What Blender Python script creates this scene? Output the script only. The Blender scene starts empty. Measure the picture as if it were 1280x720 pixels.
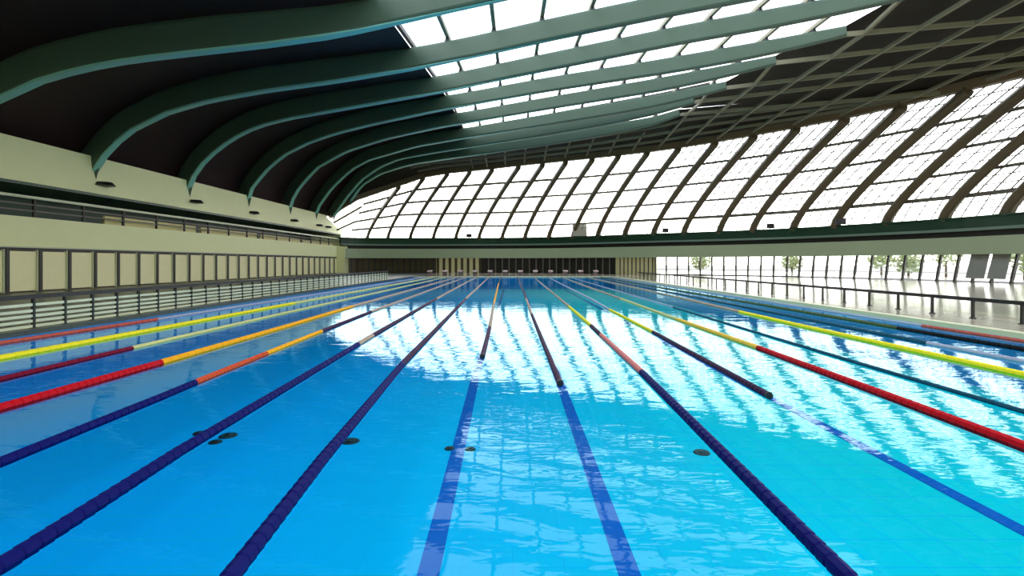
import bpy, math, random
from mathutils import Vector
random.seed(7)
sc = bpy.context.scene
EYE = 1.65
Q = 1.4            # the hall around the pool, measured from the eye, is laid out at this scale

def B(x, y, z): return Vector((x*Q, y*Q, EYE + (z-EYE)*Q))

# ------------------------------------------------------------------ materials
def lin(c):
    return tuple(((v/255)/12.92 if v/255 <= .04045 else ((v/255+.055)/1.055)**2.4) for v in c)
MATS = {}
def mat(name, rgb, rough=.5, metal=0, spec=.5, noise=0, nscale=6, bump=0):
    if name in MATS: return MATS[name]
    m = bpy.data.materials.new(name); m.use_nodes = True
    nt = m.node_tree; b = nt.nodes['Principled BSDF']
    c = lin(rgb)
    b.inputs['Base Color'].default_value = (*c, 1)
    b.inputs['Roughness'].default_value = rough
    b.inputs['Metallic'].default_value = metal
    b.inputs['Specular IOR Level'].default_value = spec
    if noise or bump:
        tc = nt.nodes.new('ShaderNodeTexCoord'); n = nt.nodes.new('ShaderNodeTexNoise')
        n.inputs['Scale'].default_value = nscale; n.inputs['Detail'].default_value = 4
        nt.links.new(tc.outputs['Object'], n.inputs['Vector'])
        if noise:
            r = nt.nodes.new('ShaderNodeMix'); r.data_type = 'RGBA'
            r.inputs[6].default_value = (*[v*(1-noise) for v in c], 1)
            r.inputs[7].default_value = (*[min(1, v*(1+noise)) for v in c], 1)
            nt.links.new(n.outputs['Fac'], r.inputs[0]); nt.links.new(r.outputs[2], b.inputs['Base Color'])
        if bump:
            bp = nt.nodes.new('ShaderNodeBump'); bp.inputs['Strength'].default_value = bump
            nt.links.new(n.outputs['Fac'], bp.inputs['Height']); nt.links.new(bp.outputs['Normal'], b.inputs['Normal'])
    MATS[name] = m
    return m

def glass_mat(name, tint, gloss=.06):
    m = bpy.data.materials.new(name); m.use_nodes = True; nt = m.node_tree; nt.nodes.clear()
    o = nt.nodes.new('ShaderNodeOutputMaterial'); mx = nt.nodes.new('ShaderNodeMixShader')
    t = nt.nodes.new('ShaderNodeBsdfTransparent'); g = nt.nodes.new('ShaderNodeBsdfGlossy')
    t.inputs[0].default_value = (*tint, 1); g.inputs['Roughness'].default_value = .05
    mx.inputs[0].default_value = gloss
    nt.links.new(t.outputs[0], mx.inputs[1]); nt.links.new(g.outputs[0], mx.inputs[2]); nt.links.new(mx.outputs[0], o.inputs[0])
    return m
GLASS = glass_mat('clear_glazing', (.96, .97, .95))
SKYGLASS = glass_mat('roof_glazing', (.93, .97, .98))
FROST = mat('frosted_pane', (150, 152, 150), .6)

def water_mat():
    m = bpy.data.materials.new('pool_water'); m.use_nodes = True; nt = m.node_tree; nt.nodes.clear()
    L = nt.links.new; N = nt.nodes.new
    o = N('ShaderNodeOutputMaterial'); mx = N('ShaderNodeMixShader')
    t = N('ShaderNodeBsdfTransparent'); t.inputs[0].default_value = (.7, .97, 1, 1)
    g = N('ShaderNodeBsdfGlossy'); g.inputs['Roughness'].default_value = .02; g.inputs[0].default_value = (.68, .96, 1, 1)
    f = N('ShaderNodeFresnel'); f.inputs['IOR'].default_value = 1.24
    tc = N('ShaderNodeTexCoord')
    mp = N('ShaderNodeMapping'); mp.inputs['Scale'].default_value = (.55, 1.25, 1); mp.inputs['Rotation'].default_value = (0, 0, .35)
    n1 = N('ShaderNodeTexNoise'); n1.inputs['Scale'].default_value = 1.6; n1.inputs['Detail'].default_value = 3; n1.inputs['Distortion'].default_value = .6
    n2 = N('ShaderNodeTexNoise'); n2.inputs['Scale'].default_value = 7; n2.inputs['Detail'].default_value = 2; n2.inputs['Distortion'].default_value = .8
    L(tc.outputs['Object'], mp.inputs[0]); L(mp.outputs[0], n1.inputs['Vector']); L(mp.outputs[0], n2.inputs['Vector'])
    b1 = N('ShaderNodeBump'); b1.inputs['Distance'].default_value = WAVE1; b1.inputs['Strength'].default_value = 1
    b2 = N('ShaderNodeBump'); b2.inputs['Distance'].default_value = WAVE2; b2.inputs['Strength'].default_value = 1
    L(n1.outputs['Fac'], b1.inputs['Height']); L(n2.outputs['Fac'], b2.inputs['Height']); L(b1.outputs['Normal'], b2.inputs['Normal'])
    L(b2.outputs['Normal'], g.inputs['Normal']); L(b2.outputs['Normal'], f.inputs['Normal'])
    ma = N('ShaderNodeMath'); ma.operation = 'MULTIPLY'; ma.inputs[1].default_value = 1.12; mi = N('ShaderNodeMath'); mi.operation = 'MINIMUM'; mi.inputs[1].default_value = .5
    L(f.outputs[0], ma.inputs[0]); L(ma.outputs[0], mi.inputs[0]); L(mi.outputs[0], mx.inputs[0]); L(t.outputs[0], mx.inputs[1]); L(g.outputs[0], mx.inputs[2]); L(mx.outputs[0], o.inputs[0])
    return m
WAVE1, WAVE2 = .004, .0008

def tile_mat(name, rgb, grout, size, rough=.3, mortar=.02):
    m = bpy.data.materials.new(name); m.use_nodes = True; nt = m.node_tree; b = nt.nodes['Principled BSDF']
    tc = nt.nodes.new('ShaderNodeTexCoord'); br = nt.nodes.new('ShaderNodeTexBrick')
    br.offset = 0; br.inputs['Scale'].default_value = 1; br.inputs['Brick Width'].default_value = size; br.inputs['Row Height'].default_value = size
    br.inputs['Mortar Size'].default_value = mortar*size
    c = lin(rgb); br.inputs['Color1'].default_value = (*c, 1); br.inputs['Color2'].default_value = (*[v*.94 for v in c], 1); br.inputs['Mortar'].default_value = (*lin(grout), 1)
    nt.links.new(tc.outputs['Object'], br.inputs['Vector']); nt.links.new(br.outputs['Color'], b.inputs['Base Color'])
    b.inputs['Roughness'].default_value = rough
    return m

POOLFLOOR = tile_mat('blue_pool_tile', (10, 172, 245), (0, 184, 232), .5, .3, .012)
def paint_light_hue(m, ca, cb, x0, x1):
    # the light's hue shift painted into the tiles: deep blue left, turquoise right
    nt = m.node_tree; br = [n for n in nt.nodes if n.type == 'TEX_BRICK'][0]; b = nt.nodes['Principled BSDF']
    tc = [n for n in nt.nodes if n.type == 'TEX_COORD'][0]
    sp = nt.nodes.new('ShaderNodeSeparateXYZ'); mr = nt.nodes.new('ShaderNodeMapRange'); mx = nt.nodes.new('ShaderNodeMix'); mx.data_type = 'RGBA'
    mr.inputs[1].default_value = x0; mr.inputs[2].default_value = x1
    mx.inputs[6].default_value = (*lin(ca), 1); mx.inputs[7].default_value = (*lin(cb), 1)
    nt.links.new(tc.outputs['Object'], sp.inputs[0]); nt.links.new(sp.outputs['X'], mr.inputs[0]); nt.links.new(mr.outputs[0], mx.inputs[0])
    nt.links.new(mx.outputs[2], br.inputs['Color1']); nt.links.new(mx.outputs[2], br.inputs['Color2'])
for m_ in (POOLFLOOR,): m_.node_tree.nodes['Principled BSDF'].inputs['Specular IOR Level'].default_value = .05; m_.node_tree.nodes['Principled BSDF'].inputs['Roughness'].default_value = .8
paint_light_hue(POOLFLOOR, (0, 178, 248), (0, 214, 220), -4, 5)
POOLWALL = tile_mat('blue_pool_wall_tile', (8, 165, 235), (10, 150, 220), .25)
STRIPE = mat('lane_stripe_tile', (18, 100, 190), .8, spec=.05)
DECK = tile_mat('deck_tile', (205, 190, 170), (160, 150, 135), .6, .12)
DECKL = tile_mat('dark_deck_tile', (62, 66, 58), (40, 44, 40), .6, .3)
COPING = mat('coping_tile', (215, 205, 165), .3)
BEAM = mat('painted_beam', (72, 94, 78), .45, noise=.05)
EDGE = mat('painted_lit_edge', (140, 205, 190), .35)  # colour standing in for light caught under the beams
CEIL = mat('dark_ceiling_panel', (40, 15, 18), .65, noise=.25, nscale=1.2)
LATCEIL = mat('brown_lattice_soffit', (36, 28, 20), .6, noise=.2, nscale=2)
LATTICE = mat('lattice_strip', (140, 134, 110), .5)
RIB = mat('brown_rib', (92, 80, 58), .5, noise=.08)
BARS = mat('glazing_bar', (105, 100, 92), .5)
DARKBAR = mat('black_bar', (22, 24, 22), .5)
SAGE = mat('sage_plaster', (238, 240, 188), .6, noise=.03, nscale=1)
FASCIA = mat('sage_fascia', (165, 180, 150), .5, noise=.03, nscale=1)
GREEN = mat('dark_green_panel', (16, 62, 42), .4)
GREY = mat('teal_grey_rail', (110, 135, 125), .4)
PALE = mat('pale_rail', (200, 205, 175), .4)
CREAM = mat('cream_panel', (244, 238, 190), .5, noise=.05, nscale=3)
YCREAM = mat('yellow_cream_panel', (215, 205, 140), .5, noise=.1, nscale=3)
BROWN = mat('brown_timber', (78, 66, 42), .5, noise=.15)
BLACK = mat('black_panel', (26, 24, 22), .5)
BLACKISH = mat('black_metal', (18, 16, 20), .4)
MULL = mat('dark_mullion', (50, 48, 44), .5)
CONC = mat('pale_concrete', (190, 185, 175), .8, noise=.1, nscale=.3)
LEAF = mat('leaves', (165, 175, 130), .8, noise=.3, nscale=2)
BARK = mat('bark', (90, 75, 60), .9)
ROPEC = {'salmon': (190, 85, 70), 'lilac': (165, 165, 185), 'yellow': (240, 220, 40), 'cream': (205, 200, 130), 'darkred': (115, 10, 40),
 'red': (185, 10, 25), 'orange': (240, 165, 20), 'tan': (175, 150, 130), 'navy': (6, 10, 88), 'orangered': (200, 75, 40), 'plum': (60, 28, 60),
 'black': (18, 20, 26), 'orangeyellow': (240, 190, 70), 'teal': (25, 75, 95), 'olive': (75, 90, 55), 'redwhite': (215, 120, 115)}
ROPEM = {k: mat('float_'+k, v, .6, spec=.1) for k, v in ROPEC.items()}

# ------------------------------------------------------------------ objects
LOC = {}
def put(o, parent):
    sc.collection.objects.link(o)
    if parent is not None: o.parent = parent
def obj(name, verts, faces, m, parent=None, smooth=False, origin=None):
    vs = [Vector(v) for v in verts]
    if parent is not None: L0 = LOC[parent.name]; loc = Vector((0, 0, 0))
    else:
        if origin is None:
            xs = [v.x for v in vs]; ys = [v.y for v in vs]; zs = [v.z for v in vs]
            origin = Vector(((min(xs)+max(xs))/2, (min(ys)+max(ys))/2, min(zs)))
        L0 = Vector(origin); loc = L0
    me = bpy.data.meshes.new(name); me.from_pydata([tuple(v-L0) for v in vs], [], faces); me.update()
    if smooth:
        for p in me.polygons: p.use_smooth = True
    me.materials.append(m)
    o = bpy.data.objects.new(name, me); o.location = loc
    put(o, parent); LOC[o.name] = L0.copy()
    return o
def empty(name, loc):
    o = bpy.data.objects.new(name, None); o.location = loc; put(o, None); LOC[o.name] = Vector(loc); o.empty_display_size = .3
    return o
def tag(o, label=None, cat=None, group=None, kind=None):
    if label: o['label'] = label
    if cat: o['category'] = cat
    if group: o['group'] = group
    if kind: o['kind'] = kind
    return o

class MB:
    def __init__(s): s.v = []; s.f = []
    def add(s, v, f):
        n = len(s.v); s.v += [Vector(p) for p in v]; s.f += [tuple(i+n for i in q) for q in f]; return s
    def box(s, x0, x1, y0, y1, z0, z1):
        v = [(x, y, z) for z in (z0, z1) for y in (y0, y1) for x in (x0, x1)]
        return s.add(v, [(0, 2, 3, 1), (4, 5, 7, 6), (0, 1, 5, 4), (2, 6, 7, 3), (0, 4, 6, 2), (1, 3, 7, 5)])
    def bbox(s, x0, x1, y0, y1, z0, z1):
        a = B(x0, y0, z0); b = B(x1, y1, z1); return s.box(a.x, b.x, a.y, b.y, a.z, b.z)
    def sweep(s, pts, sec, side=None, closed_ends=True, scl=None):
        """sweep a closed section (list of (side, up)) along pts; side: fixed side vector(s) or None for horizontal"""
        pts = [Vector(p) for p in pts]; n = len(pts); k = len(sec); vs = []
        for i, p in enumerate(pts):
            t = (pts[min(i+1, n-1)]-pts[max(i-1, 0)]).normalized()
            if side is None:
                sd = Vector((t.y, -t.x, 0))
                if sd.length < 1e-5: sd = Vector((1, 0, 0))
                sd.normalize()
            else:
                sd = Vector(side); sd = (sd - t*sd.dot(t)).normalized()
            up = sd.cross(t).normalized()
            wa, wb = scl[i] if scl else (1, 1)
            for a, b in sec: vs.append(p + sd*a*wa + up*b*wb)
        fs = []
        for i in range(n-1):
            for j in range(k):
                q = (j+1) % k
                fs.append((i*k+j, i*k+q, (i+1)*k+q, (i+1)*k+j))
        if closed_ends:
            fs.append(tuple(range(k))[::-1]); fs.append(tuple((n-1)*k+j for j in range(k)))
        return s.add(vs, fs)
    def build(s, name, m, parent=None, smooth=False, origin=None): return obj(name, s.v, s.f, m, parent, smooth, origin)
def rect(w, d, base=0): return [(-w/2, base), (w/2, base), (w/2, base+d), (-w/2, base+d)]
def rrect(w, d, c): return [(-w/2+c, 0), (w/2-c, 0), (w/2, c), (w/2, d-c), (w/2-c, d), (-w/2+c, d), (-w/2, d-c), (-w/2, c)]
def disc(r, h, c, n=12, top=None):
    top = r if top is None else top
    v = [(c[0]+r*math.cos(2*math.pi*i/n), c[1]+r*math.sin(2*math.pi*i/n), c[2]) for i in range(n)]
    v += [(c[0]+top*math.cos(2*math.pi*i/n), c[1]+top*math.sin(2*math.pi*i/n), c[2]+h) for i in range(n)]
    f = [(i, (i+1) % n, n+(i+1) % n, n+i) for i in range(n)] + [tuple(range(n))[::-1], tuple(range(n, 2*n))]
    return v, f
ONES = ['', 'first', 'second', 'third', 'fourth', 'fifth', 'sixth', 'seventh', 'eighth', 'ninth', 'tenth', 'eleventh', 'twelfth', 'thirteenth',
 'fourteenth', 'fifteenth', 'sixteenth', 'seventeenth', 'eighteenth', 'nineteenth']
def nth(n):
    if n < 20: return ONES[n]
    t = {2: ('twenty', 'twentieth'), 3: ('thirty', 'thirtieth'), 4: ('forty', 'fortieth'), 5: ('fifty', 'fiftieth')}[n//10]
    return t[1] if n % 10 == 0 else t[0]+'-'+ONES[n % 10]

# ------------------------------------------------------------------ measured lines of the hall (unscaled metres)
FEET = {0: (-18, 15.5), 1: (-18, 22), 2: (-18, 28.4), 3: (-18, 34.8), 4: (-18, 41.3), 5: (-18, 46.8), 6: (-17.2, 49.1), 7: (-15.5, 48.9)}
ENDS = {0: (15.6, 12.2), 1: (15.4, 15.2), 2: (14.8, 18.4), 3: (14.2, 21.8), 4: (12.8, 24.9), 5: (11.9, 28.5), 6: (11, 31), 7: (11, 33.6)}
PROF = {
0: [(-18, 5.3), (-17.2, 5.75), (-16.3, 6.15), (-15.25, 6.48), (-14.13, 6.95), (-12.71, 7.28), (-11.04, 7.5), (-8.63, 7.66), (-7.05, 7.76), (-4.91, 7.95), (-3.14, 8.24), (-1.32, 8.54), (1.5, 9.03), (5, 9.65), (8.5, 10.2), (12, 10.65), (15.6, 11)],
1: [(-18, 5.5), (-17.44, 6.2), (-16.8, 6.75), (-16.11, 7.2), (-14.31, 7.86), (-12.35, 8.22), (-9.96, 8.44), (-6.81, 8.62), (-3.98, 8.85), (-0.87, 9.2), (1.16, 9.48), (4.85, 9.92), (7.8, 10.23), (11.5, 10.65), (15.4, 11)],
2: [(-18, 5.6), (-17.65, 6.35), (-17.15, 6.95), (-16.4, 7.52), (-15.14, 8.25), (-13.52, 8.8), (-11.57, 9.07), (-8.84, 9.25), (-3.37, 9.62), (1.44, 10.07), (5.9, 10.46), (7.1, 10.56), (10.74, 10.79), (14.8, 11)],
3: [(-18, 5.8), (-17.66, 6.63), (-16.58, 7.69), (-15.08, 8.65), (-13.01, 9.33), (-11.05, 9.7), (-8.46, 9.99), (-3.96, 10.35), (1.72, 10.6), (6.92, 10.7), (11.36, 10.86), (14.2, 10.99)],
4: [(-18, 5.9), (-17.75, 6.61), (-17.01, 7.57), (-15.25, 8.99), (-12.46, 9.95), (-9.08, 10.45), (-5.0, 10.7), (1.96, 10.8), (7.72, 10.84), (12.8, 10.98)],
5: [(-18, 6.0), (-17.6, 6.78), (-16.12, 8.28), (-13.91, 9.7), (-12.08, 10.28), (-7.65, 10.8), (-2.39, 10.88), (2.21, 10.88), (8.55, 10.9), (11.9, 11.0)],
6: [(-17.2, 6.0), (-15.73, 7.59), (-13.87, 9.21), (-11.84, 10.14), (-9.77, 10.6), (-6.32, 10.68), (-2.22, 10.7), (2.34, 10.72), (9.02, 10.85), (11, 11.0)],
7: [(-15.5, 7.46), (-14.22, 8.87), (-12.19, 9.75), (-10.08, 10.12), (-8.48, 10.3), (-4.74, 10.38), (-1.66, 10.4), (2.47, 10.45), (9.62, 10.75), (11, 11.0)]}
for k in (-1, -2, -3):
    FEET[k] = (-18, 15.5+6.5*k); ENDS[k] = (15.6, 12.2+5.5*k); PROF[k] = PROF[0]
KS = list(range(-3, 8))
TL = [(-18, 50.5, 6.1), (-16.9, 49.9, 6.8), (-15.2, 50, 7.8), (-13.1, 50.8, 8.7), (-10.9, 51.1, 9.5), (-8.8, 51, 10.2), (-6.3, 50.1, 10.45), (-4.08, 49.25, 10.5), (-1.88, 48.0, 10.5), (0.58, 46.43, 10.5), (2.69, 45.31, 10.5), (4.63, 44.25, 10.5), (6.76, 43.1, 10.5),
 (8.72, 41.96, 10.5), (10.76, 40.7, 10.5), (12.76, 39.2, 10.5), (14.83, 37.3, 10.5), (16.71, 35.3, 10.5), (18.53, 33.3, 10.5), (20.3, 31.1, 10.5), (21.85, 28.6, 10.5), (23.2, 26.0, 10.5), (24.6, 23.4, 10.5), (25.5, 20.6, 10.5), (26.0, 17.2, 10.5), (26.25, 13, 10.5), (26.3, 8, 10.5), (26.35, 3, 10.5),
 (26.4, -2, 10.5), (26.45, -7, 10.5), (26.5, -11.5, 10.5), (26.55, -18, 10.5)]
FL = [(-18, 53), (-16.8, 54), (-14.8, 54.5), (-10, 54.8), (-5.2, 54.6), (0, 54), (4.9, 52.3), (9.2, 49.3), (12.9, 46.3), (17.4, 43), (21.4, 39), (24.3, 34), (25.9, 30.4), (26.6, 27.2), (27.1, 23), (27.4, 18), (27.5, 13), (27.5, 8), (27.5, 3), (27.4, -2), (27.2, -7), (27.1, -16)]
RIBS = [((-15.45, 54.34), (-11.3, 51.1, 9.35)), ((-13.3, 54.59), (-8.82, 51.0, 10.2)), ((-10.94, 54.74), (-6.34, 50.12, 10.45)), ((-8.47, 54.74), (-4.08, 49.25, 10.5)), ((-6.06, 54.64), (-1.88, 48.0, 10.5)),
 ((-3.58, 54.41), (0.58, 46.43, 10.5)), ((-1.11, 54.13), (2.69, 45.31, 10.5)), ((1.31, 53.55), (4.63, 44.25, 10.5)), ((3.76, 52.7), (6.76, 43.1, 10.5)), ((6.13, 51.44), (8.72, 41.96, 10.5)), ((8.37, 49.88), (10.76, 40.7, 10.5)),
 ((10.62, 48.15), (12.76, 39.2, 10.5)), ((12.82, 46.37), (14.83, 37.3, 10.5)), ((15.0, 44.76), (16.71, 35.3, 10.5)), ((17.4, 43.0), (18.53, 33.3, 10.5)), ((19.31, 41.09), (20.3, 31.1, 10.5)), ((21.42, 38.96), (21.85, 28.6, 10.5)),
 ((22.95, 36.33), (23.2, 26.0, 10.5)), ((24.53, 33.48), (24.6, 23.4, 10.5)), ((25.84, 30.53), (25.5, 20.6, 10.5)), ((26.56, 27.39), (26.0, 17.2, 10.5)), ((27.1, 23), (26.25, 13, 10.5)), ((27.4, 18), (26.3, 8, 10.5)), ((27.5, 13), (26.35, 3, 10.5)),
 ((27.5, 8), (26.4, -2, 10.5)), ((27.5, 3), (26.45, -7, 10.5)), ((27.4, -2), (26.5, -11.5, 10.5))]
D = .95
def dep(X):
    """the beams grow shallower where the roof turns to glass"""
    w = min(1, max(0, (X+9)/7)); w = w*w*(3-2*w); return 1-.27*w
def offset(k):
    """top edge of beam k: its underside profile moved out by the beam's depth"""
    p = PROF[k]; out = []
    for i in range(len(p)):
        a = p[max(i-1, 0)]; b = p[min(i+1, len(p)-1)]
        dx, dz = b[0]-a[0], b[1]-a[1]; l = math.hypot(dx, dz)
        e = D*dep(p[i][0]); out.append((p[i][0]-dz/l*e, p[i][1]+dx/l*e))
    return out
OFF = {k: offset(k) for k in KS}
def Yk(k, X):
    (fx, fy), (ex, ey) = FEET[k], ENDS[k]
    return fy + (X-fx)/(ex-fx)*(ey-fy)
def interp(L, X, c=1):
    if X <= L[0][0]: return L[0][c]
    for a, b in zip(L, L[1:]):
        if a[0] <= X <= b[0]: return a[c] + (b[c]-a[c])*(X-a[0])/(b[0]-a[0])
    return L[-1][c]
def thit(k):
    best = None
    for a, b in zip(TL, TL[1:]):
        fa = a[1]-Yk(k, a[0]); fb = b[1]-Yk(k, b[0])
        if fa*fb <= 0 and a[0] > 10:
            w = fa/(fa-fb); best = a[0]+(b[0]-a[0])*w
    return best if best else 26.5
XT = {k: thit(k) for k in KS}
RIM = 10.85
def roofz(k, X):
    o = OFF[k]
    if X <= o[-1][0]: return interp(o, X)
    z0 = o[-1][1]; w = (X-o[-1][0])/(XT[k]-o[-1][0]); return z0 + (RIM-z0)*min(1, w)
def resample(P, n):
    P = [Vector(p) for p in P]; d = [0]
    for a, b in zip(P, P[1:]): d.append(d[-1]+(b-a).length)
    out = []
    for i in range(n):
        s = d[-1]*i/(n-1)
        for j in range(len(P)-1):
            if s <= d[j+1]+1e-9:
                w = (s-d[j])/max(d[j+1]-d[j], 1e-9); out.append(P[j].lerp(P[j+1], min(max(w, 0), 1))); break
        else: out.append(P[-1])
    return out

# ------------------------------------------------------------------ pool
PX, PY0, PY1, DEPTH = 11.0, .9, 57.0, 1.3
def struct(o, label=None): o['kind'] = 'structure'; (label and tag(o, label)); return o
m = MB().box(-PX, PX, PY0, PY1, -DEPTH-.1, -DEPTH); struct(m.build('floor', POOLFLOOR), 'bright blue tiled pool floor under the water')
for nm, a in (('wall_pool_left', (-PX-.3, -PX, PY0-.3, PY1+.3)), ('wall_pool_right', (PX, PX+.3, PY0-.3, PY1+.3)), ('wall_pool_far', (-PX, PX, PY1, PY1+.3)), ('wall_pool_near', (-PX, PX, PY0-.3, PY0))):
    struct(MB().box(*a, -DEPTH-.1, .0).build(nm, POOLWALL))
WATER = water_mat()
w = obj('pool_water', [(-PX, PY0, 0), (PX, PY0, 0), (PX, PY1, 0), (-PX, PY1, 0)], [(0, 1, 2, 3)], WATER, origin=(0, 0, 0))
tag(w, 'rippled clear turquoise water filling the long pool', 'water', kind='stuff')
# deck slabs and coping
XW = 45
for i, a in enumerate(((-XW, -PX-.3, -24, 90), (PX+.3, XW, -24, 90), (-PX-.3, PX+.3, PY1+.3, 90), (-PX-.3, PX+.3, -24, PY0-.3))):
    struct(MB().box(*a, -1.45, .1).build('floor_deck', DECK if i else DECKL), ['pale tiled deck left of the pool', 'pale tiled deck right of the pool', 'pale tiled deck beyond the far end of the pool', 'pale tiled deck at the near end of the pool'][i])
for i, a in enumerate(((-PX-.3, -PX, PY0-.3, PY1+.3), (PX, PX+.3, PY0-.3, PY1+.3), (-PX, PX, PY1, PY1+.3), (-PX, PX, PY0-.3, PY0))):
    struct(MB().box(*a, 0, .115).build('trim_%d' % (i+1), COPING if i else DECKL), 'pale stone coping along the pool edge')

# lane stripes on the pool floor
HB = EYE + DEPTH
for nm, X, lab in (('s5', -.285, 'blue lane stripe on the pool floor, left of the picture centre'), ('s6', .38, 'blue lane stripe on the pool floor, just right of the picture centre'), ('s8', 1.9, 'blue lane stripe on the pool floor at the far right foreground')):
    x = X*HB
    xn = x
    if nm == 's5': xn = -.245*HB; x = -.33*HB
    if nm == 's6': xn = .365*HB; x = .395*HB
    v = [(xn-.105, PY0, -DEPTH+.004), (xn+.105, PY0, -DEPTH+.004), (x+.105, 14, -DEPTH+.004), (x-.105, 14, -DEPTH+.004), (x+.105, PY1-1.5, -DEPTH+.004), (x-.105, PY1-1.5, -DEPTH+.004)]
    v += [(a, b, c+.003) for a, b, c in v]
    f = [(6, 7, 8, 9), (9, 8, 10, 11), (0, 1, 7, 6), (1, 2, 8, 7), (2, 4, 10, 8), (4, 5, 11, 10), (5, 3, 9, 11), (3, 0, 6, 9)]
    tag(obj('lane_stripe', v, f, STRIPE), lab, 'pool stripe', 'blue stripes on the pool floor')
# small dark fittings on the pool floor
fit = [(285, 545, 7, 'right-hand dark fitting of the pair beside the second navy rope from the left'), (269, 553, 5, 'smaller lower dark fitting beside the second navy rope from the left'), (249, 542, 5, 'faint dark fitting on the left side of the second navy rope'),
       (438, 552, 7, 'dark fitting right of the navy rope left of centre'), (562, 561, 4, 'tiny dark fitting on the left edge of the central pale blue stripe'), (588, 562, 4, 'tiny dark fitting on the right edge of the central pale blue stripe'),
       (877, 566, 6, 'dark fitting left of the navy rope right of centre')]
FIT = [(-.556, 8.70), (-.581, 8.39), (-.612, 8.82), (-.317, 8.43), (-.123, 8.10), (-.083, 8.07), (.369, 7.93)]
for (a, Y), (_, _, r, lab) in zip(FIT, fit):
    R0 = r*.0135
    t = empty('drain_cover', (a*Y, Y, -DEPTH))
    v, f = disc(R0*1.6, .02, (t.location.x, Y, -DEPTH), 14, R0*1.4); o = obj('cover', v, f, BLACKISH, t)
    v, f = disc(R0*.8, .012, (t.location.x, Y, -DEPTH+.02), 10, R0*.6); obj('hub', v, f, BLACKISH, t)
    tag(t, lab, 'pool fitting', 'dark round fittings on the pool floor')

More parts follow.
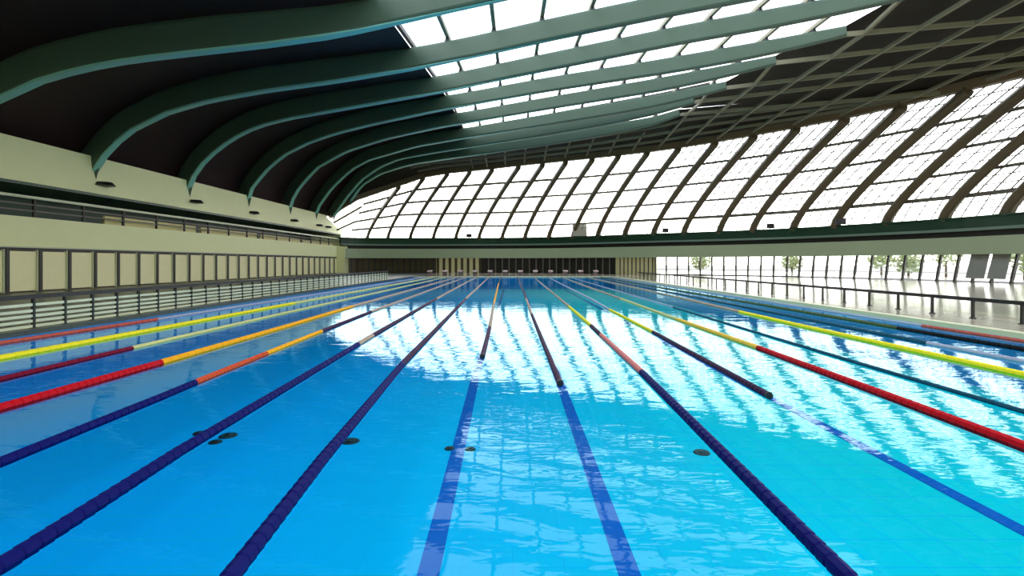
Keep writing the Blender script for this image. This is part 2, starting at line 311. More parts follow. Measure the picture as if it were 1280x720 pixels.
# ------------------------------------------------------------------ lane ropes
ROPES = [
('outermost left lane rope of salmon floats beside the left railing', [(-10.93, 1.2, 'salmon'), (-10.37, 10.35, 'salmon'), (-10.2, 14.67, 'lilac'), (-9.95, 30, 'lilac'), (-9.8, 56.6, 'lilac')], 1),
('thick yellow lane rope at the left, second from the left railing', [(-8.85, 1.2, 'yellow'), (-8.74, 8.73, 'yellow'), (-8.72, 12.57, 'yellow'), (-8.75, 20.31, 'cream'), (-8.68, 56.6, 'cream')], 1.25),
('lane rope at the left, dark red near and cream beyond', [(-7.0, 1.2, 'darkred'), (-7.17, 7.15, 'darkred'), (-7.27, 9.78, 'cream'), (-7.36, 16.76, 'cream'), (-7.39, 56.6, 'cream')], .9),
('lane rope at the left, bright red near and orange beyond', [(-5.78, 1.2, 'red'), (-5.75, 5.74, 'red'), (-5.73, 8.31, 'orange'), (-5.78, 13.04, 'orange'), (-5.95, 18.86, 'tan'), (-6.05, 32.0, 'tan'), (-6.1, 56.6, 'tan')], 1.2),
('leftmost navy lane rope, turning orange further away', [(-4.1, 1.2, 'navy'), (-4.2, 4.19, 'navy'), (-4.28, 6.21, 'navy'), (-4.325, 6.9, 'orangered'), (-4.424, 9.1, 'orange'), (-4.55, 12.14, 'plum'), (-4.7, 16.76, 'tan'), (-5.0, 36.41, 'tan'), (-5.1, 56.6, 'tan')], .95),
('navy lane rope ending at the lower left corner of the photo', [(-2.65, 1.2, 'navy'), (-2.769, 2.76, 'navy'), (-2.894, 4.4, 'navy'), (-3.07, 9.6, 'navy'), (-3.1, 10.15, 'tan'), (-3.14, 11.35, 'plum'), (-3.443, 22.96, 'tan'), (-3.85, 44.0, 'tan'), (-3.9, 56.6, 'tan')], 1),
('thick navy lane rope just left of the two pale floor stripes', [(-1.372, 1.2, 'navy'), (-1.477, 2.69, 'navy'), (-1.584, 4.21, 'navy'), (-1.78, 8.25, 'plum'), (-2.12, 22.96, 'tan'), (-2.6, 52.8, 'tan'), (-2.64, 56.6, 'tan')], 1),
('short central lane rope, pinkish with an orange middle and black far end', [(-0.531, 8.95, 'plum'), (-0.584, 12.88, 'tan'), (-0.76, 20.5, 'orange'), (-1.1, 39.11, 'black'), (-1.3, 56.6, 'black')], .9),
('dark plum lane rope starting at the second pale floor stripe', [(0.64, 6.95, 'plum'), (0.6, 16.0, 'tan'), (0.6, 22.96, 'plum'), (0.55, 56.6, 'plum')], .9),
('navy lane rope running to the lower right, red and white then yellow beyond', [(1.688, 1.2, 'navy'), (1.743, 2.69, 'navy'), (1.923, 7.6, 'redwhite'), (1.99, 11.48, 'plum'), (2.03, 13.2, 'yellow'), (2.08, 18.86, 'tan'), (2.31, 52.8, 'tan'), (2.31, 56.6, 'tan')], 1),
('dark plum lane rope with a yellow stretch, starting at the right floor stripe', [(3.152, 6.32, 'plum'), (3.209, 8.31, 'plum'), (3.3, 12.0, 'yellow'), (3.35, 17.6, 'lilac'), (3.5, 22.96, 'lilac'), (3.9, 56.6, 'lilac')], .9),
('bright red lane rope at the right, orange yellow beyond', [(4.409, 1.2, 'red'), (4.545, 4.55, 'red'), (4.7, 9.69, 'orangeyellow'), (4.72, 14.67, 'cream'), (4.85, 22.96, 'tan'), (5.4, 56.6, 'tan')], 1.1),
('thin dark teal lane rope between the red rope and the right yellow rope', [(5.62, 1.2, 'teal'), (5.61, 5.62, 'teal'), (5.62, 8.19, 'teal'), (5.7, 11.87, 'teal'), (5.85, 18.53, 'lilac'), (6.35, 56.6, 'lilac')], .6),
('long yellow lane rope at the right side of the pool', [(7.44, 1.2, 'yellow'), (7.425, 7.44, 'yellow'), (7.42, 13.2, 'yellow'), (7.5, 16.76, 'tan'), (7.75, 25.14, 'tan'), (8.1, 56.6, 'tan')], 1.15),
('lilac and teal lane rope just beyond the right yellow rope', [(8.7, 1.2, 'lilac'), (8.435, 8.45, 'lilac'), (8.4, 10.35, 'teal'), (8.45, 14.47, 'teal'), (8.9, 56.6, 'teal')], .9),
('black and olive lane rope, second from the right pool edge', [(9.75, 1.2, 'black'), (9.629, 9.64, 'black'), (9.6, 12.72, 'olive'), (9.7, 56.6, 'olive')], 1),
('outermost right lane rope of salmon and lilac floats', [(10.7, 1.2, 'salmon'), (10.6, 10.67, 'salmon'), (10.58, 13.2, 'lilac'), (10.6, 22.0, 'lilac'), (10.6, 56.6, 'lilac')], .85)]
for lab, P, wd in ROPES:
    r0 = .05*wd
    t = empty('lane_rope', (P[0][0], P[0][1], .0)); tag(t, lab, 'lane rope', 'lane ropes floating on the pool')
    i = 0
    while i < len(P)-1:
        j = i+1
        while j < len(P)-1 and P[j][2] == P[i][2]: j += 1
        seg = [Vector((p[0], p[1], .012)) for p in P[i:j+1]]
        pts = []
        for a, b in zip(seg, seg[1:]):
            L = (b-a).length; y = a.y; s = 0
            while s < L:
                p = a.lerp(b, s/L); pts.append(p)
                s += .11 if p.y < 8 else (.22 if p.y < 20 else .6)
        mb = MB(); n = 8
        vs = []; rings = []
        for p in pts:
            st = .11 if p.y < 8 else (.22 if p.y < 20 else .6)
            if st < .5:
                rings += [(p, .82), (p+Vector((0, st*.1, 0)), 1), (p+Vector((0, st*.85, 0)), 1), (p+Vector((0, st*.93, 0)), .82)]
            else: rings += [(p, .95), (p+Vector((0, .4, 0)), 1)]
        rings.append((seg[-1], .6))
        for p, s in rings:
            for q in range(n):
                an = 2*math.pi*q/n; vs.append((p.x+math.cos(an)*r0*s, p.y, p.z+math.sin(an)*r0*s))
        fs = [(g*n+q, g*n+(q+1) % n, (g+1)*n+(q+1) % n, (g+1)*n+q) for g in range(len(rings)-1) for q in range(n)]
        fs += [tuple(range(n))[::-1], tuple((len(rings)-1)*n+q for q in range(n))]
        o = obj('float_section', vs, fs, ROPEM[P[i][2]], t, smooth=False)
        nm = {'darkred': 'dark red', 'orangered': 'orange red', 'orangeyellow': 'orange yellow', 'redwhite': 'red and white'}.get(P[i][2], P[i][2])
        o['label'] = nm+' floats'
        i = j
    # steel cable eye at the near end
    v, f = disc(r0*1.05, .03, (0, 0, 0), 10)
    p = P[0]; v = [(p[0]+a, p[1]-c, .012+b) for a, b, c in v]; obj('end_cap', v, f, BLACKISH, t)
    p = P[-1]; v, f = disc(r0*1.05, .03, (0, 0, 0), 10); v = [(p[0]+a, p[1]+c, .012+b) for a, b, c in v]; obj('end_cap', v, f, BLACKISH, t)

# starting blocks at the far end
for i in range(12):
    x = -9.35+1.7*i
    t = empty('starting_block', (x, PY1+.75, .1))
    MB().box(x-.22, x+.22, PY1+.75, PY1+1.0, .1, .62).build('pedestal', mat('block_grey', (120, 105, 105), .6), t)
    v = [(x-.27, PY1+.35, .60), (x+.27, PY1+.35, .60), (x+.27, PY1+1.05, .72), (x-.27, PY1+1.05, .72)]
    v += [(a, b, c+.05) for a, b, c in v]
    obj('platform', v, [(3, 2, 1, 0), (4, 5, 6, 7), (0, 1, 5, 4), (1, 2, 6, 5), (2, 3, 7, 6), (3, 0, 4, 7)], mat('block_pink', (205, 170, 170), .6), t)
    tag(t, 'small pinkish starting block at the far pool end, %s from the left' % nth(i+1), 'starting block', 'starting blocks at the far end')

# ------------------------------------------------------------------ railings either side of the pool
def railing(x, y0, y1, n, lab, slats, slat_mat, top, label_post):
    t = empty('railing', (x, (y0+y1)/2, .1)); tag(t, lab, 'railing')
    MB().box(x-.04, x+.04, y0, y1, top-.1, top).build('top_rail', BLACKISH, t)
    for z in slats:
        MB().box(x-.015, x+.015, y0, y1, z, z+.065).build('rail', slat_mat, t)
    for i in range(n):
        y = y0 + (y1-y0)*(i+.5)/n
        b = MB().box(x-.03, x+.03, y-.03, y+.03, .1, top-.1).box(x-.055, x+.055, y-.055, y+.055, .1, .125)
        b.build('post', DARKBAR, t)
    return t
railing(-PX-.22, 4, 46, 50, 'long railing with a dark top rail and pale slats along the left pool edge', (.13, .25, .37, .49, .63), PALE, .9, '')
t = railing(12.75, 8, 52, 32, 'long railing with a dark top rail and clear panels on the right deck', (), PALE, .68, '')
for i in range(32):
    y = 8+44*(i+.5)/32; y2 = y+44/32
    if i < 31: MB().box(12.745, 12.755, y+.08, y2-.08, .18, .55).build('glass_panel', GLASS, t)

# ------------------------------------------------------------------ left side wall
Y0, Y1 = -16, 53
WX = -18
struct(MB().bbox(WX-.5, WX-.05, Y0, Y1+.2, .45, 2.2).build('wall_left', BROWN), 'left deck wall behind the pale panels')
yy = 8.0; idx = 0; cols = []
y = 18.1-1.28*8; n = 0
ptot = 0
plist = []
while y < 52.5: plist.append(y); y += 1.28
for i, y in enumerate(plist):
    t = empty('wall_panel', B(WX, y+.64, .543)); n = i+1
    if y > 16.6:
        j = int(round((y-18.1)/1.28))+1
        lab = 'pale cream panel on the left deck wall, %s visible from the left edge' % nth(max(1, j+1))
    else: lab = 'pale cream panel on the left deck wall outside the left edge of the photo'
    tag(t, lab, 'wall panel', 'cream wall panels along the left deck')
    MB().bbox(WX-.06, WX, y+.14, y+1.22, .6, 2.06).build('panel', CREAM, t)
    MB().bbox(WX-.06, WX+.1, y, y+.12, .56, 2.12).build('post', MULL, t)
    MB().bbox(WX-.06, WX+.05, y+1.22, y+1.28, .56, 2.12).build('trim_strip', PALE, t)
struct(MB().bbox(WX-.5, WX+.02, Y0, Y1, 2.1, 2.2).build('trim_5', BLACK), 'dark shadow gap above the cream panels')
struct(MB().bbox(WX-3.2, WX, Y0, Y1+.6, 2.2, 3.34).build('wall_left_fascia', SAGE), 'broad pale sage gallery front along the left side')
struct(MB().bbox(WX-.12, WX+.04, Y0, Y1+.6, 2.19, 2.24).build('trim_6', PALE), 'pale lower edge of the left gallery front')
struct(MB().bbox(WX-3.2, WX-3.0, Y0, Y1+.6, 3.34, 5.0).build('wall_gallery_left', GREEN), 'dark green back wall of the left gallery')
# upper band with its sloping ledge
v = []
for y in (Y0, 49.6):
    v += [B(WX+.15, y, 4.6), B(WX, y, 6.2), B(WX-1.3, y, 6.2), B(WX-3.2, y, 5.6), B(WX-3.2, y, 4.6)]
obj_ = obj('wall_left_upper', v, [(0, 1, 6, 5), (1, 2, 7, 6), (2, 3, 8, 7), (3, 4, 9, 8), (4, 0, 5, 9), (4, 3, 2, 1, 0), (5, 6, 7, 8, 9)], SAGE); struct(obj_, 'pale sage upper wall band carrying the roof beams')
v = []
for y in (49.6, Y1+.4):
    v += [B(WX+.15, y, 4.6), B(WX, y, 6.0 if y < 50 else 5.0), B(WX-1.3, y, 6.0 if y < 50 else 5.0), B(WX-3.2, y, 4.6)]
struct(obj('wall_left_end', v, [(0, 1, 5, 4), (1, 2, 6, 5), (2, 3, 7, 6), (3, 0, 4, 7), (3, 2, 1, 0), (4, 5, 6, 7)], SAGE), 'end of the sage upper wall band by the far glass')
struct(MB().bbox(WX-3, WX+.1, Y0, 53.2, 4.5, 4.6).build('trim_7', GREEN), 'dark green soffit under the upper wall band')
struct(MB().bbox(WX-3.2, WX+.1, 53.2, 53.5, 3.34, 5.0).build('wall_gallery_end', SAGE), 'sage end wall of the left gallery')
struct(MB().bbox(-18.4, -17.2, 52.3, 54.0, .5, 3.3).build('wall_corner', SAGE), 'sage corner where the left gallery front meets the far one')
# gallery railing (left)
t = empty('gallery_railing', B(WX, 18, 3.34)); tag(t, 'pale and dark rails along the left upper gallery', 'railing')
MB().bbox(WX-.02, WX+.1, Y0, 53, 4.02, 4.12).build('handrail', PALE, t)
for z in (3.55, 3.78): MB().bbox(WX-.02, WX+.04, Y0, 53, z, z+.05).build('rail', BARS, t)
k = 0
y = 6.0
while y < 52: MB().bbox(WX-.03, WX+.05, y, y+.08, 3.34, 4.02).build('post', MULL, t); y += 2.2
for i, (a, b) in enumerate(((22.9, 29.5), (30, 36.5), (37, 44), (44.5, 52))):
    o = MB().bbox(WX-.35, WX-.25, a, b, 3.34, 3.74-.03*i).build('gallery_screen', YCREAM)
    tag(o, '%s yellowish cream screen behind the left gallery rails, counting from the near end' % nth(i+1), 'screen', 'cream screens on the left gallery')
# small dark wedge lights on the upper band
for i, (yk) in enumerate((22.3, 28.7, 35.1, 41.5, 46.9, 49.2)):
    t = empty('wall_light', B(WX+.15, yk, 4.95))
    c = B(WX+.12, yk, 4.98)
    v = []; n = 10
    for s, zz in ((1, 0), (.75, .22)):
        for q in range(n+1):
            an = -math.pi/2+math.pi*q/n; v.append((c.x+math.cos(an)*.75*s, c.y+math.sin(an)*.55*s, c.z+zz))
    k = n+1
    f = [tuple(range(k))[::-1], tuple(range(k, 2*k))]+[(q, q+1, k+q+1, k+q) for q in range(n)]+[(0, k, 2*k-1, n)]
    obj('housing', v, f, BLACKISH, t)
    MB().box(c.x+.1, c.x+.5, c.y-.2, c.y+.2, c.z-.04, c.z).build('lens', BARS, t)
    tag(t, 'small dark half-round light on the upper left wall, %s from the left edge' % nth(i+1), 'wall light', 'half-round lights on the upper left wall')

# ------------------------------------------------------------------ far and right wall under the gallery
def plan_off(L, d):
    out = []
    for i in range(len(L)):
        a = L[max(i-1, 0)]; b = L[min(i+1, len(L)-1)]
        dx, dy = b[0]-a[0], b[1]-a[1]; l = math.hypot(dx, dy)
        out.append((L[i][0]+dy/l*d, L[i][1]-dx/l*d))
    return out
def smooth_line(L, n=3):
    out = []
    for i in range(len(L)-1):
        p0 = L[max(i-1, 0)]; p1 = L[i]; p2 = L[i+1]; p3 = L[min(i+2, len(L)-1)]
        for j in range(n):
            t = j/n
            out.append(tuple(.5*(2*p1[c]+(p2[c]-p0[c])*t+(2*p0[c]-5*p1[c]+4*p2[c]-p3[c])*t*t+(3*p1[c]-p0[c]-3*p2[c]+p3[c])*t**3) for c in range(2)))
    out.append(L[-1][:2]); return out
FS = smooth_line(FL)
def band(name, d0, d1, z0, z1, m, lab, kind='structure', L=FS):
    a = plan_off(L, d0); b = plan_off(L, d1); n = len(L); v = []
    for i in range(n): v += [B(*a[i], z0), B(*b[i], z0), B(*b[i], z1), B(*a[i], z1)]
    f = []
    for i in range(n-1):
        for q in range(4): f.append((i*4+q, i*4+(q+1) % 4, (i+1)*4+(q+1) % 4, (i+1)*4+q))
    f += [(3, 2, 1, 0), tuple((n-1)*4+q for q in range(4))]
    return struct(obj(name, v, f, m), lab)
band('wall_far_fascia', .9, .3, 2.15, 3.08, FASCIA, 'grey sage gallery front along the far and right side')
band('ceiling_gallery', .9, -.1, 2.1, 2.15, FASCIA, 'underside of the far gallery')
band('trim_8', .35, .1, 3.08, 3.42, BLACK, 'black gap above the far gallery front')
band('trim_9', .75, .3, 3.42, 3.58, GREY, 'thin teal grey rail on the far gallery')
band('wall_gallery_parapet', .45, .1, 3.58, 4.2, GREEN, 'dark green parapet along the far gallery')
band('trim_10', .6, -.3, 4.15, 4.24, GREEN, 'dark green cap at the foot of the glass facade')

def arc(L):
    d = [0]
    for a, b in zip(L, L[1:]): d.append(d[-1]+math.dist(a, b))
    return d
FD = arc(FS)
def at(s, L=FS, d=FD):
    for i in range(len(L)-1):
        if s <= d[i+1]+1e-9:
            w = (s-d[i])/(d[i+1]-d[i]); p = (L[i][0]+(L[i+1][0]-L[i][0])*w, L[i][1]+(L[i+1][1]-L[i][1])*w)
            t = ((L[i+1][0]-L[i][0])/(d[i+1]-d[i]), (L[i+1][1]-L[i][1])/(d[i+1]-d[i])); return p, t
    return L[-1][:2], (0, -1)
def s_of_x(x):
    for i in range(len(FS)-1):
        if FS[i][0] <= x <= FS[i+1][0]: return FD[i]+(x-FS[i][0])/(FS[i+1][0]-FS[i][0])*(FD[i+1]-FD[i])
def P3(s, off, z):
    p, t = at(s); return B(p[0]+t[1]*off, p[1]-t[0]*off, z)
def quadbox(mb, s0, s1, o0, o1, z0, z1, lean=0):
    """box between arc positions s0..s1 and inward offsets o0..o1; the foot sits 'lean' further in than the head"""
    v = []
    for z, le in ((z0, lean), (z1, 0)):
        for s, o in ((s0, o0), (s1, o0), (s1, o1), (s0, o1)): v.append(P3(s, o+le, z))
    return mb.add(v, [(3, 2, 1, 0), (4, 5, 6, 7), (0, 1, 5, 4), (1, 2, 6, 5), (2, 3, 7, 6), (3, 0, 4, 7)])
ZD = .543
sA, sB, sC, sD, sE = .2, s_of_x(-8.2), s_of_x(-3.16), s_of_x(9.8), s_of_x(12.94)
def wallseg(name, a, b, m, lab, z0=ZD, z1=2.12, o0=-.25, o1=.0):
    mb = MB(); n = max(1, int((b-a)/1.5))
    for i in range(n): quadbox(mb, a+(b-a)*i/n, a+(b-a)*(i+1)/n, o0, o1, z0, z1)
    return struct(mb.build(name, m), lab)
wallseg('wall_far_timber', sA, sB, BROWN, 'brown timber wall at the far left under the gallery')
wallseg('wall_far_cream', sB, sC, CREAM, 'cream wall with dark posts at the far end')
wallseg('wall_far_dark', sC, sD, BLACK, 'dark wall in the middle of the far end')
wallseg('wall_far_tile', sD, sE, CREAM, 'greenish cream tiled wall right of the dark section')
def wposts(a, b, step, w, m, lab, name='wall_post', grp='', z1=2.1):
    n = int(round((b-a)/step))
    for i in range(n+1):
        s = a+(b-a)*i/n
        o = quadbox(MB(), s-w/2, s+w/2, .0, .1, ZD, z1).build(name, m)
        tag(o, lab % nth(i+1), 'post', grp)
wposts(sA+.5, sB-.3, .6, .14, MULL, 'thin dark post on the far brown timber wall, %s from its left end', grp='posts on the brown timber wall')
wposts(sB+.2, sC-.3, .62, .26, BROWN, 'dark post on the far cream wall, %s from its left end', grp='posts on the far cream wall')
wposts(sC+.6, sD-.6, .74, .1, mat('grey_post', (120, 116, 108), .5), 'slim grey post on the dark far wall, %s from its left end', grp='grey posts on the dark far wall')
wposts(sD+.5, sE-.3, .42, .06, MULL, 'fine post on the far greenish cream wall, %s from its left end', grp='fine posts on the tiled wall')
o = quadbox(MB(), sD-.1, sD+.05, .1, .3, ZD, 2.12).build('column', BLACK); tag(o, 'tall thin black column at the right end of the dark far wall', 'column')
o = quadbox(MB(), sC-.12, sC+.05, .1, .3, ZD, 2.12).build('column', BLACK); tag(o, 'tall thin black column at the left end of the dark far wall', 'column')
# lower glazing, panes between dark mullions, leaning out
s = sE; n = 0; PW = .98; LEAN = .0; WN = 0
END = FD[-1]-.2
while s < END:
    WN += 1; k = min(4, int((END-s)/PW)+1)
    e = min(s+4*PW, END)
    t = empty('window_%d' % WN, P3((s+e)/2, .2, ZD)); struct(t, 'tall window panes under the right gallery')
    mb = MB(); q = s
    p, _ = at(s); leanf = max(0, min(.45, (p[0]-16)*.05))
    while q < e-.05:
        quadbox(MB(), q-.05, q+.05, .0, .16, ZD, 2.12, leanf).build('mullion', MULL, t)
        quadbox(MB(), q+.05, min(q+PW, e)-.05, .07, .08, ZD+.05, 2.1, leanf).build('pane', GLASS, t)
        q += PW
    quadbox(MB(), s, e, .0, .12, ZD, ZD+.08, leanf).build('sill', MULL, t)
    quadbox(MB(), s, e, .03, .09, 1.02, 1.06, leanf*.7).build('transom', BARS, t)
    s = e
# the right-hand panes standing for drawn blinds
def s_of_y(y):
    for i in range(len(FS)-1):
        if FS[i][0] > 20 and FS[i][1] >= y >= FS[i+1][1]: return FD[i]+(FS[i][1]-y)/(FS[i][1]-FS[i+1][1])*(FD[i+1]-FD[i])
for i, (a, b) in enumerate(((29.15, 28.2), (28.05, 27.15))):
    o = quadbox(MB(), s_of_y(a), s_of_y(b), .18, .2, .75, 2.1, .4).build('roller_blind', FROST)
    tag(o, ('left' if i == 0 else 'right')+' one of two grey blinds behind the rightmost lower panes', 'blind', 'grey blinds in the lower glazing')

# rear wall behind the viewpoint
struct(MB().bbox(-21.5, 28, -16.6, -16, .3, 12).build('wall_rear', SAGE), 'sage wall at the near end of the hall')

# ------------------------------------------------------------------ glass facade with its ribs
ZF = 4.22
def fp(r, s):
    (fx, fy), (tx, ty, tz) = r; a = s**1.4
    return Vector((fx+(tx-fx)*a, fy+(ty-fy)*a, ZF+(tz-ZF)*s))
START = ((-18, 53), (-17.95, 50.4, 6.1)); START2 = ((-17.1, 53.7), (-14.2, 50.3, 8.3))
ALLR = [START, START2]+RIBS+[((27.2, -7), (26.5, -16, 10.5))]
NS = 12
RD = .5
ordn = 0
for i, r in enumerate(RIBS):
    a = ALLR[i+1]; b = ALLR[i+3] if i+3 < len(ALLR) else ALLR[-1]
    side = Vector((b[0][0]-a[0][0], b[0][1]-a[0][1], 0)).normalized()
    pts = [B(*fp(r, s/NS)) for s in range(NS+1)]
    t = empty('facade_rib', pts[0])
    wd = .20 + .02*i*.5 if i < 20 else .42
    wd = min(.5, .3+.012*i)
    mb = MB(); sec = [(-wd/2*Q, -.05), (wd/2*Q, -.05), (wd/2*Q, -RD*Q*.8), (wd/2*Q*.6, -RD*Q), (-wd/2*Q*.6, -RD*Q), (-wd/2*Q, -RD*Q*.8)]
    # up must point outwards: choose the sign by the first frame
    tt = (pts[1]-pts[0]).normalized(); up = side.cross(tt)
    if up.y < 0 or (abs(up.y) < .2 and up.x < 0): side = -side; 
    tt = (pts[1]-pts[0]).normalized(); up = side.cross(tt)
    outw = Vector((side.y, -side.x, 0))
    mb.sweep(pts, [(x, y) for x, y in sec], side=side)
    mb.build('rib', RIB, t)
    c = pts[0]; w2 = wd*Q*.8
    MB().box(c.x-w2, c.x+w2, c.y-w2, c.y+w2, c.z-.05, c.z+.08).build('base_plate', GREEN, t)
    if i < 21: lab = 'curved brown rib of the glass facade, %s from the left' % nth(i+1)
    else: lab = 'curved brown facade rib beyond the right edge of the photo'
    tag(t, lab, 'facade rib', 'curved ribs of the glass facade')
for i in range(len(ALLR)-1):
    a, b = ALLR[i], ALLR[i+1]
    WN += 1
    t = empty('window_%d' % WN, (B(*fp(a, 0))+B(*fp(b, 0)))/2); struct(t, 'tall curved glass bay of the facade')
    def gp(u, s): return B(*(fp(a, s).lerp(fp(b, s), u)))
    v = []; f = []; NU = 2; N2 = 10
    for s in range(N2+1):
        for u in range(NU+1): v.append(gp(u/NU, s/N2))
    for s in range(N2):
        for u in range(NU):
            q = s*(NU+1)+u; f.append((q, q+1, q+NU+2, q+NU+1))
    obj('glass', v, f, GLASS, t)
    for s in ((.2, .4, .6, .8) if i > 0 else (.4, .75)):
        wv = .2 if s == .2 and i > 12 else (.14 if i > 8 else .17)
        MB().sweep([gp(0, s), gp(.5, s), gp(1, s)], [(-wv/2, -wv), (wv/2, -wv), (wv/2, wv*.6), (-wv/2, wv*.6)]).build('transom', RIB if i < 12 else BARS, t)
    if i > 0:
        mb = MB(); nv = 3 if i > 10 else 2
        th = .085 if i > 12 else .07
        for u in range(1, nv+1):
            mb.sweep([gp(u/(nv+1), s/10) for s in range(2, 11)], rect(th, th), side=(gp(1, .5)-gp(0, .5)))
        for s in range(1, 16):
            if s % 3 == 0 or i < 8: continue
            mb.sweep([gp(0, s/15), gp(1, s/15)], rect(th*.8, th*.8))
        mb.build('glazing_bars', BARS, t)
        mb = MB()
        for u in range(1, nv+1): mb.sweep([gp(u/(nv+1), 0), gp(u/(nv+1), .2)], rect(.06, .06), side=(gp(1, .1)-gp(0, .1)))
        if i > 8:
            mb.sweep([gp(0, .1), gp(1, .1)], rect(.03, .03)); mb.sweep([gp(0, .05), gp(1, .05)], rect(.03, .03))
        mb.build('lower_mullions', MULL, t)
# rim along the top of the facade
tp = [B(p[0], p[1], p[2]) for p in TL]
struct(MB().sweep(tp, [(-.3, -.12), (.3, -.12), (.3, .55), (-.3, .55)]).build('trim_11', mat('rim_brown', (120, 100, 75), .5)), 'brown rim beam along the top of the glass facade')

# floodlights on the gallery parapet
for (x, y), lab, sz in (((18.6, 38.6-.2), 'black floodlight', 1), ) and (((22.75, 35.6), 'black floodlight on the green gallery ledge, nearest the right edge', 1.0), ((19.9, 39.6), 'small black floodlight on the gallery ledge, middle of the three at the right', .8), ((13.4, 45.0), 'small black floodlight on the gallery ledge above the far tiled wall', .8), ((-4.6, 53.9), 'small dark floodlight on the gallery ledge left of the centre', .9)):
    b = B(x, y, 4.24)
    t = empty('floodlight', b); s = sz
    MB().box(b.x-.06*s, b.x+.06*s, b.y-.06*s, b.y+.06*s, b.z, b.z+.15*s).build('stand', BLACKISH, t)
    MB().box(b.x-.38*s, b.x+.38*s, b.y-.2*s, b.y+.2*s, b.z+.1*s, b.z+.62*s).box(b.x-.44*s, b.x+.44*s, b.y-.26*s, b.y-.2*s, b.z+.06*s, b.z+.66*s).build('lamp_head', BLACKISH, t)
    tag(t, lab, 'floodlight')
a = B(6.6, 50.6, 4.24); o = MB().box(a.x-.95, a.x+.95, a.y-.15, a.y+.15, a.z, a.z+1.75).box(a.x-1.05, a.x+1.05, a.y-.2, a.y+.2, a.z, a.z+.1).build('notice_board', mat('board_grey', (175, 172, 160), .6))
tag(o, 'pale grey board standing on the far gallery against the glass', 'board')

# ------------------------------------------------------------------ roof beams
names = {0: 'topmost long curved roof beam at the upper left, nearest of those in view', 7: 'farthest curved roof beam, next to the glass facade'}
BW = .3*Q
for k in KS:
    pr = PROF[k]
    pts3 = resample([(p[0], Yk(k, p[0]), p[1]) for p in pr], 40)
    P = [B(*p) for p in pts3]
    t = empty('roof_beam', P[0])
    d = D*Q; w2 = BW/2
    sec = [(-w2*.62, 0), (w2*.62, 0), (w2, .08), (w2, .22), (w2*.5, .34), (w2*.5, d-.2), (w2, d-.1), (w2, d), (-w2, d), (-w2, d-.1), (-w2*.5, d-.2), (-w2*.5, .34), (-w2, .22), (-w2, .08)]
    sec = [(-w2*.8, 0), (w2*.8, 0), (w2, .1), (w2, d-.15), (w2*.8, d), (-w2*.8, d), (-w2, d-.15), (-w2, .1)]
    SC = [(1, dep(p.x)) for p in pts3]
    mb = MB(); mb.sweep(P, sec, scl=SC)
    # sweep's up may point down depending on direction; test and flip
    n = len(sec)
    if mb.v[4].z < mb.v[0].z and mb.v[len(mb.v)-n+4].z < mb.v[len(mb.v)-n].z:
        mb = MB(); mb.sweep(P, [(x, -y) for x, y in sec], scl=SC)
    top_i = [q for q in range(n) if abs(sec[q][1]) > d*.5]; 
    for ri, p in enumerate(pts3):
        w = (p.x-(pr[-1][0]-6))/6
        if w > 0:
            for q in range(n):
                if abs(sec[q][1]) < d*.5: mb.v[ri*n+q] += Vector((0, 0, d*.3*w*w))
    mb.build('girder', BEAM, t, smooth=False)
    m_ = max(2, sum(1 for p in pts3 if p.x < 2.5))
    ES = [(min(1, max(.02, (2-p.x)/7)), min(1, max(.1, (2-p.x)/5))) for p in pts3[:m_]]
    MB().sweep([p-Vector((0, 0, .0)) for p in P[:m_]], [(-w2*.9, -.05), (w2*.9, -.05), (w2*.9, .05), (-w2*.9, .05)], scl=ES).build('lit_lower_edge', EDGE, t)  # added strip paints the bright lit underside, tapering out at the skylight
    # pointed shoe where the beam lands on the wall
    c = P[0]
    v = [c+Vector((0, -w2, .25)), c+Vector((0, w2, .25)), c+Vector((.32, 0, .3)), c+Vector((0.05, 0, -.75))]
    obj('shoe', v, [(0, 2, 1), (0, 3, 2), (2, 3, 1), (0, 1, 3)], BEAM, t)
    # slimmer tail running on to the rim of the glass
    X0 = pr[-1][0]; tail = []
    for j in range(9):
        X = X0+(XT[k]-X0)*j/8; z = roofz(k, X) - .42
        tail.append(B(X, Yk(k, X), z+.0))
    mb = MB(); mb.sweep(tail, rect(.13, .28)); mb.build('tail', LATTICE, t)
    if k in names: lab = names[k]
    elif k < 0: lab = 'curved roof beam above and behind the viewpoint, %s before the topmost one in the photo' % nth(-k)
    else: lab = 'curved sage roof beam, %s below the topmost long beam' % nth(k)
    tag(t, lab, 'roof beam', 'curved roof beams')

# ceiling between the beams (left part), opaque
XS = -3.8
def rowA(k, n=26):
    o = OFF[k]; L = []
    first = {6: [(-18, 49.4, 6.15)], 7: [(-18, 50.2, 6.15)]}.get(k, [(-19.2, FEET[k][1], 6.15)])
    for x, z in o:
        if x < XS and x > first[0][0]: L.append((x, Yk(k, x), z+.02))
    L = first+L+[(XS, Yk(k, XS), roofz(k, XS)+.02)]
    return [B(*p) for p in resample(L, n)]
def grid(rows, name, m, lab, smooth=True):
    v = [p for r in rows for p in r]; n = len(rows[0]); f = []
    for i in range(len(rows)-1):
        for j in range(n-1): f.append((i*n+j, (i+1)*n+j, (i+1)*n+j+1, i*n+j+1))
    return struct(obj(name, v, f, m, smooth=smooth), lab)
grid([rowA(k) for k in KS], 'ceiling', CEIL, 'dark maroon ceiling between the curved beams')
# lattice soffit between the beam ends and the rim
def rowC(k, n=10): return [B(X, Yk(k, X), roofz(k, X)+.05) for X in [PROF[k][-1][0]+(XT[k]-PROF[k][-1][0])*j/(n-1) for j in range(n)]]
grid([rowC(k) for k in KS], 'ceiling_lattice', LATCEIL, 'brown soffit above the crossing lattice strips')
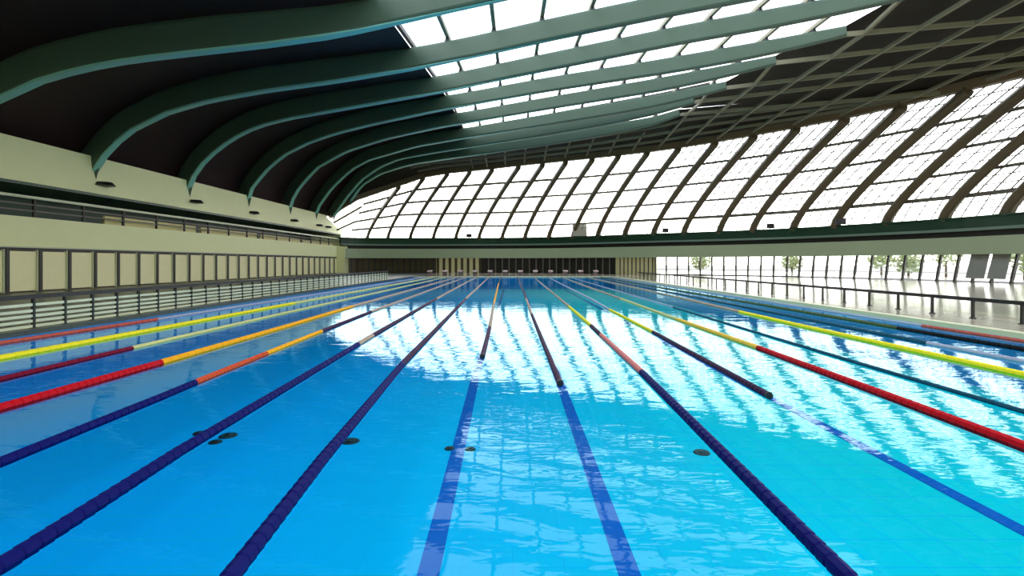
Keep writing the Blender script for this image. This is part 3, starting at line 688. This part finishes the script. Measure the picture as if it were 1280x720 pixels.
# farthest strip between the last beam and the facade rim
row7 = [(-18, 50.2, 6.15)]+[(x, Yk(7, x), z+.02) for x, z in OFF[7]]+[(X, Yk(7, X), roofz(7, X)+.05) for X in (14, 17, 20, XT[7])]
tr = [p for p in TL if p[0] < XT[7]-.3]; tr = [(p[0], p[1], p[2]+.35) for p in tr]+[(XT[7], Yk(7, XT[7]), 10.85)]
R7 = resample(row7, 40); RT = resample(tr, 40)
grid([[B(*p) for p in R7], [B(*(a.lerp(b, .5))) for a, b in zip(R7, RT)], [B(*p) for p in RT]], 'ceiling_far', LATCEIL, 'dark strip of ceiling along the top of the far glass')
for fr, nm in ((.25, 0), (.5, 1), (.75, 2)):
    L = [B(*(a.lerp(b, fr)))-Vector((0, 0, .35)) for a, b in zip(R7, RT)][8:]
    o = MB().sweep(L, rect(.12, .25)).build('lattice_strip', LATTICE)
    tag(o, ['pale lattice strip beside the farthest roof beam', 'pale lattice strip midway between farthest beam and glass rim', 'pale lattice strip closest to the glass rim'][nm], 'lattice strip', 'long strips beside the glass rim')

# purlins (run along the hall), with brackets on the beams; glass skylights between
PXS = [XS]+[-2.4+1.72*j for j in range(16)]
TZ = [(p[0], p[1]) for p in TL if p[0] > -5]
for j, X in enumerate(PXS):
    pts = []
    for k in KS:
        if X > XT[k]-.2: continue
        z = roofz(k, X); z += .16 if X <= PROF[k][-1][0]+.3 else -.42
        pts.append((X, Yk(k, X), z))
    if not pts: continue
    if X < XT[7]-.2:
        ty = interp(TZ, X); pts.append((X, ty, 10.5+.05))
    else:
        for a, b in zip(TL, TL[1:]):
            if a[0] > 10 and a[0] <= X <= b[0]:
                ty = a[1]+(b[1]-a[1])*(X-a[0])/(b[0]-a[0])
                if ty > pts[-1][1]: pts.append((X, ty, 10.6))
                break
    P = [B(*p) for p in pts]
    t = empty('purlin', P[0])
    MB().sweep(P, [(-.09, 0), (.09, 0), (.09, .2), (-.09, .2)], side=(1, 0, 0)).build('bar', LATTICE if j else MULL, t)
    for k in KS:
        if X <= PROF[k][-1][0]-.2 and X > -3.5:
            c = B(X, Yk(k, X), roofz(k, X))
            v, f = disc(.2, .34, (c.x, c.y, c.z-.08), 8, .09); obj('bracket', v, f, BLACKISH, t)
    tag(t, 'straight bar crossing over the roof beams lengthwise, %s counting from the dark ceiling edge' % nth(j+1), 'roof bar', 'lengthwise bars over the roof')
for k in KS[:-1]:
    WN += 1
    t = empty('window_%d' % WN, B(4, (Yk(k, 4)+Yk(k+1, 4))/2, 10.5)); struct(t, 'strip of skylight glass between two roof beams')
    n = 14; r = []
    for kk in (k, k+1):
        Xe = PROF[kk][-1][0]; r.append([B(x, Yk(kk, x), roofz(kk, x)+.4) for x in [XS+(Xe-XS)*q/n for q in range(n+1)]])
    v = r[0]+r[1]; f = [(q, q+n+1, q+n+2, q+1) for q in range(n)]
    obj('glass', v, f, SKYGLASS, t)
    mid = [a.lerp(b, .5)-Vector((0, 0, .12)) for a, b in zip(*r)]
    MB().sweep(mid, rect(.2, .14)).build('bar', MULL, t)

# ------------------------------------------------------------------ outside, seen through the glass
struct(MB().box(-400, 400, -300, 500, -1.6, -1.45).build('ground', CONC), 'pale concrete ground outside')
tpos = [(34, 44, 4.2), (38, 38, 5), (41, 33, 4.6), (36, 50, 5), (44, 52, 6), (30, 55, 4.5), (50, 42, 6), (47, 30, 5.2), (22, 60, 4.5), (40, 27, 4.4)]
for i, (x, y, h) in enumerate(tpos):
    b = Vector((x*Q, y*Q, -1.45)); t = empty('tree', b); rr = random.Random(i)
    mb = MB(); v, f = disc(.18, h*.55, (b.x, b.y, b.z), 8, .1); mb.add(v, f); mb.build('trunk', BARK, t)
    mb = MB()
    for q in range(420):
        an = rr.random()*6.283; ph = math.acos(2*rr.random()-1); R0 = h*.36*(rr.random()**.4)
        c = Vector((b.x+R0*math.sin(ph)*math.cos(an), b.y+R0*math.sin(ph)*math.sin(an), b.z+h*.72+R0*.8*math.cos(ph)))
        d1 = Vector((rr.uniform(-1, 1), rr.uniform(-1, 1), rr.uniform(-1, 1))).normalized()*.24; d2 = d1.cross(Vector((rr.uniform(-1, 1), rr.uniform(-1, 1), 1))).normalized()*.16
        mb.add([c-d1, c+d2, c+d1, c-d2], [(0, 1, 2, 3)])
    mb.build('crown', LEAF, t)
    tag(t, 'leafy tree outside behind the right lower panes, %s from the left' % nth(sorted(range(len(tpos)), key=lambda q: tpos[q][0]/tpos[q][1]).index(i)+1), 'tree', 'trees outside the right glazing')

# ------------------------------------------------------------------ light
wd = bpy.data.worlds.new('World'); sc.world = wd; wd.use_nodes = True; nt = wd.node_tree; nt.nodes.clear()
o = nt.nodes.new('ShaderNodeOutputWorld'); bg = nt.nodes.new('ShaderNodeBackground'); tc = nt.nodes.new('ShaderNodeTexCoord')
sx = nt.nodes.new('ShaderNodeSeparateXYZ'); rp = nt.nodes.new('ShaderNodeValToRGB'); ns = nt.nodes.new('ShaderNodeTexNoise')
ns.inputs['Scale'].default_value = 2.5; ns.inputs['Detail'].default_value = 5
nt.links.new(tc.outputs['Generated'], sx.inputs[0]); nt.links.new(tc.outputs['Generated'], ns.inputs['Vector'])
rp.color_ramp.elements[0].position = .0; rp.color_ramp.elements[0].color = (1, .97, .92, 1)
rp.color_ramp.elements[1].position = .7; rp.color_ramp.elements[1].color = (.78, .88, 1, 1)
nt.links.new(sx.outputs['Z'], rp.inputs[0])
nt.links.new(rp.outputs[0], bg.inputs[0])
mr = nt.nodes.new('ShaderNodeMapRange'); mr.inputs[1].default_value = .24; mr.inputs[2].default_value = .40; mr.inputs[3].default_value = 4.6; mr.inputs[4].default_value = 2.0
nt.links.new(sx.outputs['Z'], mr.inputs[0]); nt.links.new(mr.outputs[0], bg.inputs[1])
nt.links.new(bg.outputs[0], o.inputs[0])

cam = bpy.data.cameras.new('camera'); co = bpy.data.objects.new('camera', cam); sc.collection.objects.link(co)
co.location = (0, 0, EYE); co.rotation_euler = (math.pi/2, 0, 0); cam.sensor_width = 36; cam.lens = 18; cam.shift_y = -32/1280; cam.shift_x = -1/1280
cam.clip_end = 1000
sc.camera = co
sc.view_settings.view_transform = 'Standard'; sc.view_settings.look = 'None'; sc.view_settings.gamma = 1; sc.view_settings.exposure = .32
sc.view_settings.use_curve_mapping = False
sc.cycles.transparent_max_bounces = 24
